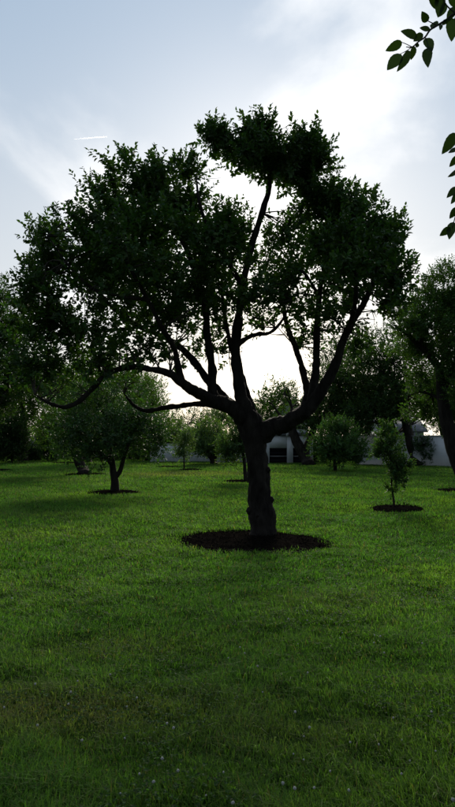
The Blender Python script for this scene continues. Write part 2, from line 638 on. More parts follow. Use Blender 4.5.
big = empty('apple_tree', (MAIN.x, MAIN.y, 0))
tag(big, 'big spreading apple tree in dark silhouette, its trunk in the widest mulch ring', 'tree')
mb = MB()
tb = P(262, 538, Y0)
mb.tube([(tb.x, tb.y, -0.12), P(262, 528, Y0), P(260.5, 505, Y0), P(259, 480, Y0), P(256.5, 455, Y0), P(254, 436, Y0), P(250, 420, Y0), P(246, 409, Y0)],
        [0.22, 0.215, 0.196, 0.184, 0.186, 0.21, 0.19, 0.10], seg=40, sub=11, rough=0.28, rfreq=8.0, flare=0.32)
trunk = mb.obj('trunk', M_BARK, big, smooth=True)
for a, b, r, dd in ((248.5, 511, 0.055, -0.08), (271.5, 500, 0.05, -0.05), (268.5, 470, 0.045, -0.1), (257, 515, 0.05, -0.19)):   # burrs
    m2 = MB()
    p = P(a, b, Y0 + dd)
    m2.tube([p - Vector((0, 0, r * 1.1)), p, p + Vector((0, 0, r * 1.2))], [r * 0.35, r, r * 0.3], seg=12, sub=4, rough=0.35, rfreq=14)
    k_ = m2.obj('burr', M_BARK, trunk, smooth=True)
    k_.location = (0, 0, 0)

LIMBS = [
    # leader
    ([(250, 425, 0), (243, 402, 0), (238, 381, 0.05), (236, 346, 0.1), (238, 322, 0.1), (243, 288, 0.1), (250, 252, 0.1), (262, 213, 0.05), (269, 186, 0), (268, 155, 0), (262, 130, 0)],
     [0.15, 0.115, 0.095, 0.083, 0.078, 0.064, 0.056, 0.05, 0.042, 0.026, 0.01]),
    # long low limb sweeping left
    ([(248, 424, 0), (232, 408, -0.1), (215, 402, -0.25), (200, 394, -0.4), (183, 384, -0.6), (170, 374, -0.75), (150, 369, -0.9), (130, 367, -1.0), (108, 373, -1.05), (95, 386, -1.1), (82, 399, -1.1), (66, 407, -1.15), (47, 402, -1.2), (35, 394, -1.2)],
     [0.14, 0.125, 0.11, 0.095, 0.07, 0.056, 0.047, 0.044, 0.043, 0.041, 0.038, 0.034, 0.024, 0.010]),
    # lower level limb left
    ([(246, 417, 0.1), (228, 408, 0.2), (200, 404, 0.4), (180, 406, 0.5), (163, 408, 0.6), (147, 411, 0.7), (136, 407, 0.75), (129, 400, 0.8), (124, 393, 0.8)],
     [0.09, 0.066, 0.048, 0.045, 0.043, 0.04, 0.036, 0.028, 0.010]),
    # diagonal limb up left
    ([(236, 410, 0), (222, 397, 0.25), (207, 379, 0.5), (192, 359, 0.7), (176, 344, 0.9), (159, 335, 1.0), (140, 327, 1.1), (118, 312, 1.2), (96, 290, 1.2), (78, 268, 1.2), (64, 250, 1.2)],
     [0.10, 0.085, 0.07, 0.064, 0.058, 0.05, 0.046, 0.04, 0.032, 0.024, 0.01]),
    # upright limb left of the leader
    ([(226, 404, 0), (214, 396, -0.1), (212, 368, -0.2), (207, 333, -0.3), (205, 306, -0.35), (195, 270, -0.4), (180, 235, -0.3), (165, 200, -0.2), (155, 172, -0.1)],
     [0.10, 0.08, 0.07, 0.06, 0.052, 0.044, 0.036, 0.026, 0.01]),
    # branch off the low limb, rising
    ([(182, 383, -0.6), (178, 366, -0.7), (174, 348, -0.9), (162, 327, -1.2), (148, 300, -1.4), (130, 268, -1.5), (115, 235, -1.5)],
     [0.06, 0.05, 0.045, 0.038, 0.032, 0.024, 0.01]),
    # great right limb
    ([(257, 440, 0), (270, 428, -0.1), (284, 424, -0.2), (297, 417, -0.3), (310, 406, -0.4), (324, 387, -0.5), (336, 363, -0.6), (343, 341, -0.65), (352, 322, -0.7), (364, 303, -0.7), (374, 278, -0.7), (382, 250, -0.7), (384, 222, -0.7)],
     [0.15, 0.15, 0.138, 0.128, 0.115, 0.09, 0.075, 0.064, 0.056, 0.046, 0.036, 0.024, 0.01]),
    # upright off the right limb
    ([(309, 408, -0.4), (313, 390, -0.3), (316, 365, -0.1), (317, 330, 0.1), (319, 297, 0.2), (325, 265, 0.2), (333, 235, 0.2), (340, 205, 0.2)],
     [0.08, 0.072, 0.066, 0.056, 0.045, 0.036, 0.026, 0.01]),
    # branch leaning back left off the right limb
    ([(306, 410, -0.35), (307, 390, 0.0), (302, 368, 0.3), (295, 346, 0.6), (287, 325, 0.9), (284, 298, 1.1), (290, 262, 1.2), (300, 230, 1.2)],
     [0.075, 0.062, 0.056, 0.05, 0.042, 0.034, 0.026, 0.01]),
    # small cross branch from the leader
    ([(237, 346, 0.1), (247, 338, 0.0), (258, 334, -0.2), (269, 333, -0.4), (281, 322, -0.6), (292, 300, -0.8)],
     [0.05, 0.04, 0.036, 0.03, 0.022, 0.008]),
    # stub beside the leader
    ([(256, 424, 0.15), (249, 400, 0.25), (242, 378, 0.35), (232, 350, 0.6), (225, 318, 0.9), (222, 285, 1.2), (226, 250, 1.4)],
     [0.09, 0.06, 0.05, 0.044, 0.038, 0.03, 0.012]),
    # forks inside the crown
    ([(243, 288, 0.1), (228, 262, -0.3), (212, 236, -0.7), (200, 205, -0.9), (196, 175, -0.9)], [0.05, 0.042, 0.034, 0.024, 0.01]),
    ([(343, 341, -0.65), (352, 318, -1.0), (356, 290, -1.4), (352, 258, -1.6), (346, 228, -1.6)], [0.05, 0.042, 0.034, 0.024, 0.01]),
    ([(319, 297, 0.2), (308, 278, 0.0), (298, 270, -0.3), (290, 284, -0.5)], [0.032, 0.026, 0.02, 0.008]),
    ([(140, 327, 1.1), (112, 330, 0.9), (84, 328, 0.6), (58, 312, 0.3), (42, 288, 0.2)], [0.036, 0.032, 0.028, 0.02, 0.008]),
    ([(148, 300, -1.4), (120, 296, -1.3), (92, 288, -1.0), (66, 262, -0.8), (48, 236, -0.7)], [0.03, 0.028, 0.024, 0.018, 0.008]),
]
attach = []
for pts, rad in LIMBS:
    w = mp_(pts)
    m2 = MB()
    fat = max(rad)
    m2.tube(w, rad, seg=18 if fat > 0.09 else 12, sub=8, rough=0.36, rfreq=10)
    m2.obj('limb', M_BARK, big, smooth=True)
    n = len(w)
    for i in range(n):
        if i > n * 0.35:
            attach.append(tuple(w[i]))
            if i + 1 < n:
                attach.append(tuple((w[i] + w[i + 1]) / 2))


def lobe(px, py, rx, ry, dy, n, Yb=None, depth=1.0):
    if Yb is None:          # room for the shoots that stand out beyond a lobe
        py += 17 * min(1.0, max(0.0, (290 - py) / 70))
        px += 9 * min(1.0, max(0.0, (130 - px) / 80)) - 6 * min(1.0, max(0.0, (px - 300) / 80))
    Yq = (Yb or Y0) + dy
    k = Yq / F
    return (tuple(P(px, py, Yq)), (rx * k, rx * k * depth, ry * k), n)


LOBES = [
    lobe(150, 180, 56, 38, -0.1, 560), lobe(112, 178, 24, 26, 0.1, 120), lobe(180, 172, 24, 26, -0.3, 190),
    lobe(100, 222, 50, 40, -0.5, 420), lobe(62, 248, 34, 36, 0.5, 240), lobe(40, 270, 24, 48, 0.0, 220),
    lobe(38, 320, 26, 34, -0.2, 190), lobe(30, 225, 12, 16, 0.1, 26),
    lobe(150, 240, 56, 42, -1.4, 420), lobe(150, 250, 60, 44, 1.4, 400), lobe(198, 240, 40, 46, -0.6, 330),
    lobe(268, 142, 44, 28, 0.0, 540), lobe(213, 124, 17, 11, -0.1, 90), lobe(246, 130, 24, 14, 0.4, 110), lobe(292, 212, 18, 22, 0.2, 56), lobe(288, 140, 34, 20, -0.2, 170), lobe(316, 146, 16, 20, 0.3, 70), lobe(304, 152, 28, 28, 0.1, 190), lobe(275, 122, 34, 13, 0.1, 90),
    lobe(232, 268, 40, 44, 1.3, 250), lobe(225, 238, 28, 42, 0.3, 210), lobe(236, 215, 14, 12, 0.6, 30),
    lobe(342, 205, 40, 40, 0.1, 400), lobe(378, 228, 34, 42, -0.5, 330), lobe(352, 248, 46, 40, -1.5, 330), lobe(345, 245, 44, 44, 1.4, 300),
    lobe(392, 268, 26, 34, 0.3, 200), lobe(318, 180, 22, 32, 0.4, 120), lobe(300, 240, 28, 36, 1.1, 120), lobe(286, 275, 26, 26, -0.6, 80),
    lobe(345, 290, 46, 26, 0.3, 190), lobe(385, 305, 32, 24, -0.3, 130), lobe(318, 312, 26, 18, 1.0, 60),
    lobe(110, 275, 58, 32, 0.9, 300), lobe(90, 300, 40, 24, -1.0, 90), lobe(130, 310, 44, 22, 1.0, 130), lobe(170, 296, 46, 26, -1.0, 150),
    lobe(190, 318, 34, 18, 0.6, 80), lobe(236, 306, 40, 20, -0.2, 120), lobe(268, 314, 28, 14, -0.5, 46), lobe(222, 336, 20, 12, 0.9, 30),
    lobe(44, 388, 22, 12, -1.1, 26), lobe(14, 335, 20, 26, 0.2, 90), lobe(75, 348, 36, 14, 0.6, 60), lobe(86, 384, 24, 14, -1.0, 30), lobe(140, 352, 30, 12, -0.9, 34),
    lobe(22, 300, 18, 30, -0.6, 110), lobe(60, 335, 40, 24, -0.4, 190), lobe(100, 335, 34, 18, 0.2, 90),
    lobe(160, 318, 40, 20, 0.2, 120), lobe(206, 300, 34, 24, 1.2, 130), lobe(252, 286, 30, 26, -0.9, 110), lobe(262, 240, 18, 30, 0.9, 60), lobe(292, 292, 26, 22, 0.5, 80), lobe(280, 316, 30, 12, 0.9, 50),
    lobe(330, 320, 26, 14, -0.9, 46), lobe(366, 318, 30, 18, -1.0, 90), lobe(404, 292, 18, 26, -0.2, 80), lobe(200, 206, 30, 24, 0.8, 130), lobe(84, 212, 22, 20, 0.2, 80), lobe(174, 342, 24, 12, -0.7, 24),
    lobe(165, 356, 30, 12, -0.5, 40), lobe(200, 350, 22, 16, 0.9, 40), lobe(225, 352, 16, 18, 1.0, 30), lobe(330, 345, 20, 16, 0.9, 36), lobe(356, 346, 24, 18, 0.5, 60), lobe(300, 336, 20, 9, 0.6, 24), lobe(110, 346, 40, 12, -0.3, 60),
    lobe(22, 372, 28, 20, -0.9, 150), lobe(62, 372, 32, 14, 0.9, 90), lobe(42, 392, 26, 13, -1.1, 80), lobe(70, 396, 18, 9, -1.1, 30), lobe(98, 366, 26, 10, -1.0, 40), lobe(126, 386, 12, 8, 0.8, 26),
    lobe(124, 385, 22, 12, 0.8, 24), lobe(275, 330, 20, 10, 0.3, 20),
]
LOBES = [(c, r, int(n * (1.0 if c[2] > 5.0 else 0.72))) for c, r, n in LOBES]
crown(big, LOBES, 101, mat=M_LEAF, twig_from=attach, twig_n=4, twig_r=0.016, gap=0.02, gscale=2.2,
      shoot=0.32, k=12, leaf=0.098, wid=0.6, base=(0.042, 0.078, 0.022), upright=0.7)


# ------------------------------------------------------------------ the other trees
def tree(name, label, at, stems, lobes, seed, group=None, cat='tree', mat=None, bark=None, seg=10, rough=0.15, twig_n=3, twig_r=0.02, **kw):
    root = empty(name, (at.x, at.y, 0))
    tag(root, label, cat, group)
    att = []
    for i, (pts, rad) in enumerate(stems):
        m2 = MB()
        m2.tube(pts, rad, seg=seg, sub=5, rough=rough, rfreq=3, flare=0.3 if i == 0 else None)
        m2.obj('trunk' if i == 0 else 'limb', bark or M_BARK2, root, smooth=True)
        for j in range(1, len(pts)):
            att.append(tuple(pts[j]))
    lobes = [(c, r, int(n * 1.6)) for c, r, n in lobes]
    crown(root, lobes, seed, mat=mat or M_LEAF2, twig_from=att, twig_n=twig_n, twig_r=twig_r, twig_mat=bark or M_BARK2, **kw)
    return root


def base_stem(px, py, rest, Yb):
    g = G(px, py)
    return [Vector((g.x, g.y, -0.1))] + [P(a, b, Yb + c) for a, b, c in rest]


def Yof(py):
    return G(227, py).y


GR = (0.042, 0.08, 0.02)      # mid green
DK = (0.03, 0.058, 0.017)       # dark green
LT = (0.058, 0.105, 0.024)       # light yellow green

# low spreading tree, forked trunk
y1 = Yof(492)
tree('apple_tree', 'low spreading tree with a short forked trunk on the left of the lawn', G(115, 492),
     [(base_stem(115, 492, [(115, 482, 0), (113.5, 472, 0), (112, 460, 0), (108, 440, 0), (106, 415, 0)], y1), [0.15, 0.13, 0.12, 0.10, 0.07, 0.03]),
      ([P(115, 478, y1), P(120, 471, y1), P(123, 461, y1), P(130, 440, y1), P(140, 420, y1)], [0.09, 0.08, 0.07, 0.05, 0.02]),
      ([P(113, 466, y1), P(104, 456, y1 - .3), P(92, 446, y1 - .6), P(80, 435, y1 - .7)], [0.07, 0.055, 0.045, 0.02])],
     [lobe(110, 405, 42, 34, 0, 480, y1), lobe(82, 428, 30, 32, -0.3, 330, y1), lobe(140, 430, 27, 30, 0, 330, y1),
      lobe(112, 432, 40, 26, 1.0, 300, y1), lobe(108, 430, 38, 24, -1.0, 300, y1), lobe(66, 440, 14, 20, 0, 90, y1), lobe(155, 444, 12, 18, 0, 80, y1),
      lobe(94, 458, 16, 12, -.4, 50, y1), lobe(101, 466, 6, 7, -.6, 14, y1)],
     201, group='fruit trees in the lawn', cat='tree', mat=M_LEAF, shoot=0.34, k=10, leaf=0.11, wid=0.5, base=(0.040, 0.078, 0.026), gap=-0.25, simple=True)

# short leaning trunk behind it
y2 = Yof(474)
tree('apple_tree', 'yellow green tree on a short leaning trunk half hidden by the low spreading tree', G(84, 474),
     [(base_stem(85, 474.5, [(83, 470, 0), (79, 462, 0), (74, 448, 0), (70, 430, 0), (70, 410, 0)], y2), [0.32, 0.28, 0.26, 0.2, 0.13, 0.05])],
     [lobe(72, 415, 32, 28, 0, 380, y2), lobe(55, 436, 20, 18, 0, 170, y2), lobe(90, 398, 36, 20, .5, 300, y2), lobe(70, 448, 13, 10, -.5, 50, y2)],
     211, group='fruit trees in the lawn', shoot=0.5, k=9, leaf=0.17, base=LT, gap=-0.25, simple=True, twig_r=0.04)

# thin young tree
y4 = Yof(469)
tree('young_tree', 'thin young tree with a narrow haze-paled crown in the middle distance', G(184, 469),
     [(base_stem(184.5, 469, [(184, 462, 0), (184, 448, 0), (185, 434, 0)], y4), [0.06, 0.05, 0.04, 0.015])],
     [lobe(184, 446, 9, 15, 0, 150, y4), lobe(180, 452, 6, 8, 0.1, 50, y4), lobe(188, 440, 6, 8, -.1, 50, y4)],
     221, group='fruit trees in the lawn', shoot=0.4, k=8, leaf=0.15, base=(0.085, 0.13, 0.05), simple=True, gap=-0.3)  # haze near the sun is put into the lighter leaf colour

# round tree with slanting stems
y5 = Yof(464)
tree('round_tree', 'round clipped-looking tree on slanting stems in front of the low grey wall', G(214, 464),
     [(base_stem(214.5, 464, [(212, 458, 0), (206, 451, 0), (200, 442, 0), (197, 434, 0)], y5), [0.28, 0.24, 0.2, 0.14, 0.06]),
      ([P(214.5, 462, y5), P(214, 452, y5 + .1), P(216, 440, y5), P(220, 430, y5)], [0.2, 0.16, 0.12, 0.06])],
     [lobe(208, 436, 17, 15, 0, 420, y5), lobe(198, 444, 12, 11, 0, 200, y5), lobe(220, 444, 12, 12, 0, 200, y5), lobe(208, 444, 18, 11, 1.2, 250, y5), lobe(208, 444, 17, 11, -1.2, 250, y5)],
     231, group='fruit trees in the lawn', shoot=0.5, k=9, leaf=0.19, base=(0.085, 0.135, 0.045), simple=True, gap=-0.4, twig_r=0.05)  # leaf colour lightened to stand in for the veiling glow and haze

# tree partly behind the big trunk
y6 = Yof(482)
tree('young_tree', 'small tree with loose hanging foliage just left of the big trunk', G(246, 482),
     [(base_stem(246, 482, [(245, 472, 0), (244, 458, 0), (241, 444, 0), (240, 430, 0)], y6), [0.09, 0.075, 0.065, 0.05, 0.02])],
     [lobe(236, 440, 17, 18, 0, 260, y6), lobe(228, 455, 10, 12, -.2, 110, y6), lobe(250, 438, 14, 18, .2, 180, y6), lobe(244, 424, 12, 10, 0, 90, y6)],
     241, group='fruit trees in the lawn', shoot=0.36, k=9, leaf=0.13, base=(0.07, 0.115, 0.04), simple=True, gap=-0.2)

# leaning trunk by the garage
y7 = 46.5
tree('shade_tree', 'tall shade tree leaning left in front of the white garage', G(309, 464.8),
     [(base_stem(309, 464.8, [(306, 459, 0), (300, 448, 0), (295, 438, 0), (291, 424, 0), (292, 408, 0)], y7), [0.44, 0.42, 0.40, 0.36, 0.28, 0.12]),
      ([P(304, 455, y7), P(309, 440, y7), P(318, 422, y7), P(330, 405, y7), P(338, 385, y7)], [0.26, 0.24, 0.2, 0.15, 0.06]),
      ([P(295, 438, y7), P(283, 420, y7), P(272, 404, y7)], [0.18, 0.13, 0.05])],
     [lobe(330, 410, 28, 18, 0, 300, y7), lobe(352, 395, 28, 24, 0.5, 330, y7), lobe(305, 420, 18, 10, 0, 90, y7), lobe(335, 385, 24, 22, -.5, 240, y7), lobe(320, 428, 22, 7, -.8, 90, y7), lobe(272, 402, 15, 9, .8, 50, y7), lobe(285, 392, 10, 9, .8, 30, y7), lobe(300, 405, 8, 8, 0, 24, y7)],
     251, group='shade trees along the wall', shoot=0.7, k=9, leaf=0.24, base=DK, simple=True, gap=-0.2, twig_r=0.06)

# round small tree right of centre
y8 = Yof(471)
tree('round_tree', 'dense little round tree on a short stem right of the white garage', G(335, 471),
     [(base_stem(335, 471, [(335, 465, 0), (334, 452, 0), (336, 436, 0)], y8), [0.12, 0.10, 0.08, 0.03])],
     [lobe(338, 443, 22, 24, 0, 520, y8), lobe(322, 448, 13, 14, -.2, 170, y8), lobe(355, 450, 13, 14, 0, 190, y8), lobe(338, 430, 14, 12, 0, 130, y8), lobe(338, 450, 20, 14, -.9, 200, y8)],
     261, group='fruit trees in the lawn', shoot=0.4, k=10, leaf=0.15, base=(0.05, 0.098, 0.03), simple=True, gap=-0.4)

# slender sapling
y9 = Yof(509)
tree('sapling', 'slender leafy sapling on a thin bare stem on the right of the lawn', G(394, 509),
     [(base_stem(394.5, 509, [(393.5, 500, 0), (392, 490, 0), (391, 475, 0), (390, 455, 0), (388, 430, 0)], y9), [0.028, 0.024, 0.022, 0.018, 0.013, 0.005]),
      ([P(391.5, 482, y9), P(398, 472, y9), P(406, 462, y9)], [0.012, 0.009, 0.004]),
      ([P(391, 470, y9), P(384, 458, y9), P(378, 446, y9)], [0.012, 0.009, 0.004])],
     [lobe(388, 446, 13, 20, 0, 110, y9), lobe(380, 454, 9, 12, .1, 44, y9), lobe(398, 462, 10, 14, 0, 64, y9), lobe(404, 466, 7, 9, -.1, 24, y9), lobe(396, 478, 11, 11, 0, 56, y9), lobe(391, 488, 5, 5, 0, 14, y9), lobe(387, 430, 6, 8, 0, 20, y9)],
     271, group='fruit trees in the lawn', shoot=0.2, k=9, leaf=0.085, base=(0.045, 0.085, 0.028), gap=-0.3, twig_r=0.006, seg=8)

# leaning trunk by the wall
y10 = 44.0
tree('shade_tree', 'shade tree with a dark slanting trunk right against the white wall', G(416.5, 466),
     [(base_stem(416.5, 466, [(414, 458, 0), (411, 446, 0), (408, 432, 0), (405, 416, 0), (400, 398, 0), (394, 380, 0)], y10), [0.46, 0.40, 0.36, 0.34, 0.3, 0.2, 0.08]),
      ([P(407, 428, y10), P(418, 415, y10), P(430, 400, y10)], [0.15, 0.12, 0.05])],
     [lobe(388, 395, 34, 24, 0, 420, y10), lobe(372, 412, 30, 15, -.6, 260, y10), lobe(400, 370, 30, 22, .5, 280, y10), lobe(365, 372, 26, 24, .3, 260, y10), lobe(398, 412, 16, 10, -.5, 80, y10), lobe(356, 425, 18, 8, -.8, 80, y10), lobe(380, 350, 28, 18, .4, 200, y10)],
     281, group='shade trees along the wall', shoot=0.7, k=9, leaf=0.23, base=DK, simple=True, gap=-0.22, twig_r=0.06)

# bush by the wall
y11 = 43.2
tree('bush', 'vase-shaped bush standing against the white wall on the right', P(427, 466, y11),
     [([P(427, 469, y11), P(425, 458, y11), P(420, 448, y11)], [0.06, 0.05, 0.02]), ([P(427, 468, y11), P(430, 455, y11), P(434, 446, y11)], [0.05, 0.04, 0.02])],
     [lobe(426, 448, 11, 10, 0, 170, y11), lobe(420, 445, 7, 8, 0, 80, y11), lobe(434, 450, 8, 8, 0, 80, y11), lobe(427, 459, 6, 6, 0, 50, y11)],
     291, cat='bush', shoot=0.36, k=8, leaf=0.15, base=(0.05, 0.09, 0.04), simple=True, gap=-0.3)

# leaning tree cut by the right edge
y12 = Yof(490)
tree('apple_tree', 'dark leaning tree at the right picture edge with a crooked bough reaching left', G(470, 489),
     [(base_stem(471, 489, [(465, 475, 0), (456, 455, 0), (449, 432, 0), (445, 412, 0), (441, 392, 0), (438, 368, 0), (428, 354, 0), (418, 345, -.1), (408, 335, -.3), (394, 325, -.5)], y12),
       [0.36, 0.30, 0.27, 0.25, 0.22, 0.16, 0.13, 0.11, 0.09, 0.07, 0.03]),
      ([P(441, 392, y12), P(452, 372, y12), P(460, 345, y12), P(458, 315, y12)], [0.13, 0.11, 0.08, 0.03]),
      ([P(419, 346, y12 - .1), P(424, 334, y12 - .2), P(434, 318, y12 - .3), P(440, 300, y12)], [0.07, 0.06, 0.04, 0.02]),
      ([P(443, 402, y12), P(432, 395, y12 + .4), P(420, 392, y12 + .6), P(408, 396, y12 + .8)], [0.07, 0.05, 0.04, 0.015])],
     [lobe(445, 300, 28, 26, 0, 420, y12), lobe(428, 316, 26, 24, .6, 300, y12), lobe(470, 320, 30, 50, .4, 480, y12), lobe(414, 322, 24, 16, -.6, 170, y12), lobe(430, 360, 30, 24, 1.2, 260, y12),
      lobe(458, 372, 24, 34, -.6, 330, y12), lobe(450, 280, 26, 16, .5, 170, y12), lobe(425, 385, 20, 16, .8, 110, y12), lobe(452, 415, 18, 20, .6, 150, y12), lobe(402, 330, 12, 10, -.4, 40, y12), lobe(490, 380, 26, 40, 0, 200, y12), lobe(428, 338, 26, 20, 1.4, 260, y12), lobe(438, 402, 28, 22, 1.6, 260, y12), lobe(416, 416, 14, 10, 1.4, 60, y12), lobe(410, 350, 20, 16, 1.5, 130, y12), lobe(446, 330, 24, 30, -.8, 240, y12)],
     301, group='fruit trees in the lawn', shoot=0.36, k=10, leaf=0.115, base=(0.042, 0.08, 0.02), simple=True, gap=-0.18, twig_r=0.025, bark=M_BARK)

# tree cut by the left edge
y13 = 27.0
tree('apple_tree', 'dark dense tree cut off by the left picture edge behind the big crown', P(-26, 476, y13),
     [([P(-26, 480, y13), P(-25, 455, y13), P(-22, 420, y13), P(-20, 380, y13), P(-18, 330, y13)], [0.3, 0.26, 0.22, 0.16, 0.06]),
      ([P(-24, 440, y13), P(-10, 418, y13), P(4, 395, y13), P(10, 370, y13)], [0.14, 0.11, 0.08, 0.03])],
     [lobe(-12, 310, 30, 36, 0, 620, y13), lobe(4, 340, 28, 30, .6, 520, y13), lobe(24, 372, 24, 22, 1.2, 260, y13), lobe(-24, 370, 36, 40, 0, 400, y13), lobe(8, 385, 24, 24, -.3, 240, y13), lobe(-6, 410, 20, 16, 0, 130, y13)],
     311, group='fruit trees in the lawn', shoot=0.42, k=10, leaf=0.14, base=DK, simple=True, gap=-0.25, twig_r=0.03)

# far trees behind: px of stem, depth, lobes, colour, label
far = [
    (86, 52, [(95, 380, 46, 26, 0, 420), (125, 392, 32, 30, .8, 330), (60, 388, 34, 26, .3, 300), (100, 420, 40, 20, -1, 240), (150, 400, 16, 22, .4, 120)], LT, 'broad green tree with a grey trunk behind the low spreading tree', 0.5),
    (150, 58, [(150, 412, 18, 26, 0, 260), (142, 392, 18, 18, .6, 160), (162, 432, 14, 16, -.6, 140)], LT, 'light green backlit tree to the left of the bright gap', 0.25),
    (24, 55, [(20, 388, 34, 28, 0, 420), (2, 410, 26, 24, 0, 260), (42, 382, 28, 22, 1, 240), (35, 414, 24, 18, 0, 200)], LT, 'tall green tree at the far left above the little grey roof', 0.4),
    (52, 60, [(50, 432, 14, 20, 0, 200), (44, 446, 10, 10, -.3, 90)], (0.03, 0.06, 0.022), 'dark narrow evergreen beside the little grey roof', 0.25),
    (178, 62, [(176, 436, 12, 14, 0, 170), (172, 446, 10, 10, 0, 90)], (0.09, 0.13, 0.06), 'tree paled by haze behind the thin young tree', 0.2),  # distance haze painted as a paler leaf colour
    (262, 66, [(268, 412, 14, 14, 0, 150), (282, 402, 14, 14, 0, 110), (258, 420, 12, 14, 0, 130), (274, 386, 11, 12, 0, 36), (290, 390, 9, 9, 0, 26), (262, 398, 8, 10, 0, 20)], LT, 'thin backlit tree seen through the fork of the big apple tree', 0.2),
    (345, 62, [(330, 372, 24, 26, 0, 230), (356, 352, 28, 28, .5, 280), (372, 390, 30, 30, 0, 300), (345, 405, 26, 20, 0, 180)], DK, 'tall dark tree behind the little round tree', 0.4),
    (442, 60, [(432, 398, 16, 24, 0, 160), (452, 385, 26, 30, 0, 300), (440, 428, 14, 8, 0, 30)], DK, 'dark tree rising behind the white wall at the right', 0.35),
    (196, 76, [(198, 424, 20, 16, 0, 220), (170, 424, 14, 16, 0, 130), (222, 414, 14, 14, 0, 100), (186, 444, 24, 10, 0, 160)], GR, 'distant green tree under the bright gap left of the big trunk', 0.3),
    (5, 74, [(0, 420, 30, 30, 0, 330), (30, 428, 28, 20, 0, 240), (-20, 400, 24, 34, 0, 260)], DK, 'distant dark tree mass rising over the far left lawn edge', 0.3),
    (100, 80, [(80, 425, 30, 22, 0, 260), (112, 415, 30, 26, 0, 260), (136, 425, 24, 24, 0, 220)], DK, 'distant dark tree mass behind the broad green tree', 0.3),
    (300, 82, [(300, 424, 22, 14, 0, 170), (318, 410, 18, 16, 0, 150), (322, 425, 20, 16, 0, 150)], DK, 'distant tree behind the pale gabled house', 0.3),
    (395, 60, [(385, 405, 26, 26, 0, 260), (412, 398, 22, 24, 0, 200), (352, 420, 24, 18, 0, 200), (440, 410, 20, 20, 0, 260), (424, 392, 24, 20, 0, 200), (462, 400, 24, 30, 0, 240)], DK, 'distant dark tree mass above the white wall', 0.3),
    (130, 64, [(132, 438, 22, 14, 0, 200), (112, 436, 18, 14, 0, 150)], DK, 'dark shrubby tree far behind the forked trunk', 0.2),
    (232, 70, [(228, 424, 14, 14, 0, 130), (215, 418, 12, 8, 0, 70)], (0.09, 0.13, 0.055), 'haze-paled tree top behind the round clipped-looking tree', 0.2),  # the glow of the haze is carried by this lighter leaf tint
]
for i, (px, Yd, lb, colr, lab, tr_) in enumerate(far):
    low = min(l[1] for l in lb)
    st = [P(px, 470, Yd), P(px, 455, Yd), P(px + 1, 435, Yd), P(lb[0][0], lb[0][1], Yd)]
    st[0].z = -0.1
    tree('background_tree', lab, Vector((st[0].x, st[0].y, 0)), [(st, [tr_, tr_ * .85, tr_ * .7, tr_ * .25])],
         [lobe(a, b, c, d, e, n, Yd) for a, b, c, d, e, n in lb], 400 + i * 7, group='trees beyond the lawn', shoot=0.8, k=9, leaf=0.27, base=colr, simple=True, gap=-0.3, twig_r=0.05, twig_n=2)

# shrubs along the far edge of the lawn
shr = [
    (12, 50, 15, 26, DK, 'large dark shrub at the left end of the far lawn edge'),
    (-12, 50, 14, 24, DK, 'dark shrub cut off by the left picture edge'),
    (30, 57, 12, 8, (0.03, 0.055, 0.02), 'low dark shrub under the little grey roof'),
    (53, 55, 12, 17, (0.03, 0.06, 0.02), 'dark rounded shrub beside the end of the pale path'),
    (146, 57, 14, 12, (0.035, 0.065, 0.022), 'dark low shrub behind the right side of the low spreading tree'),
    (172, 58, 13, 15, (0.045, 0.08, 0.03), 'bushy shrub under the bright gap left of the round tree'),
    (362, 49, 12, 20, DK, 'dark shrub between the little round tree and the white wall'),
    (316, 52, 10, 12, DK, 'dark shrub beside the right end of the white garage'),
    (112, 60, 20, 10, DK, 'low dark shrub seen past the forked trunk'),
]
for i, (px, Yd, rx, ry, colr, lab) in enumerate(shr):
    g = P(px, 460, Yd)
    k = Yd / F
    h = ry * k
    st = [Vector((g.x, g.y, -0.05)), Vector((g.x + .05, g.y, h * .6)), Vector((g.x, g.y, h * 1.2))]
    tree('shrub', lab, Vector((g.x, g.y, 0)), [(st, [0.08, 0.06, 0.02])],
         [((g.x, g.y, h * 0.98), (rx * k, rx * k, h), int(18 * rx * ry / 10) + 60), ((g.x + rx * k * .5, g.y - .3, h * .6), (rx * k * .6, rx * k * .6, h * .6), 90), ((g.x - rx * k * .5, g.y - .2, h * .55), (rx * k * .6, rx * k * .6, h * .55), 90)],
         500 + i * 5, group='shrubs along the far lawn edge', cat='shrub', shoot=0.5, k=8, leaf=0.2, base=colr, simple=True, gap=-0.5, twig_r=0.03, twig_n=2)

# ------------------------------------------------------------------ walls and buildings
def wall_run(name, label, a, b, h, thick=0.22, mat=M_WALL):
    d = (b - a)
    L = d.length
    root = empty(name, (a.x, a.y, 0))
    root.rotation_euler = (0, 0, math.atan2(d.y, d.x))
    tag(root, label, 'wall')
    m = MB()
    m.box((0, 0, -0.2), (L, thick, h))
    o = m.obj('wall_body', mat)
    o.parent = root
    m = MB()
    m.box((-0.04, -0.05, h + 0.002), (L + 0.04, thick + 0.05, h + 0.07))
    o = m.obj('coping', M_COPING)
    o.parent = root
    return root


wa, wb = G(357, 464.5), G(640, 471.5)
wall_run('garden_wall', 'long white garden wall behind the sapling and the bush on the right', wa, wb, 2.05)
wall_run('garden_wall', 'low grey-white wall behind the round tree left of the big trunk', G(150, 462), G(257, 462), 1.5)


def child(root, m, name, mat, parent=None):
    o = m.obj(name, mat)
    o.parent = parent or root
    return o


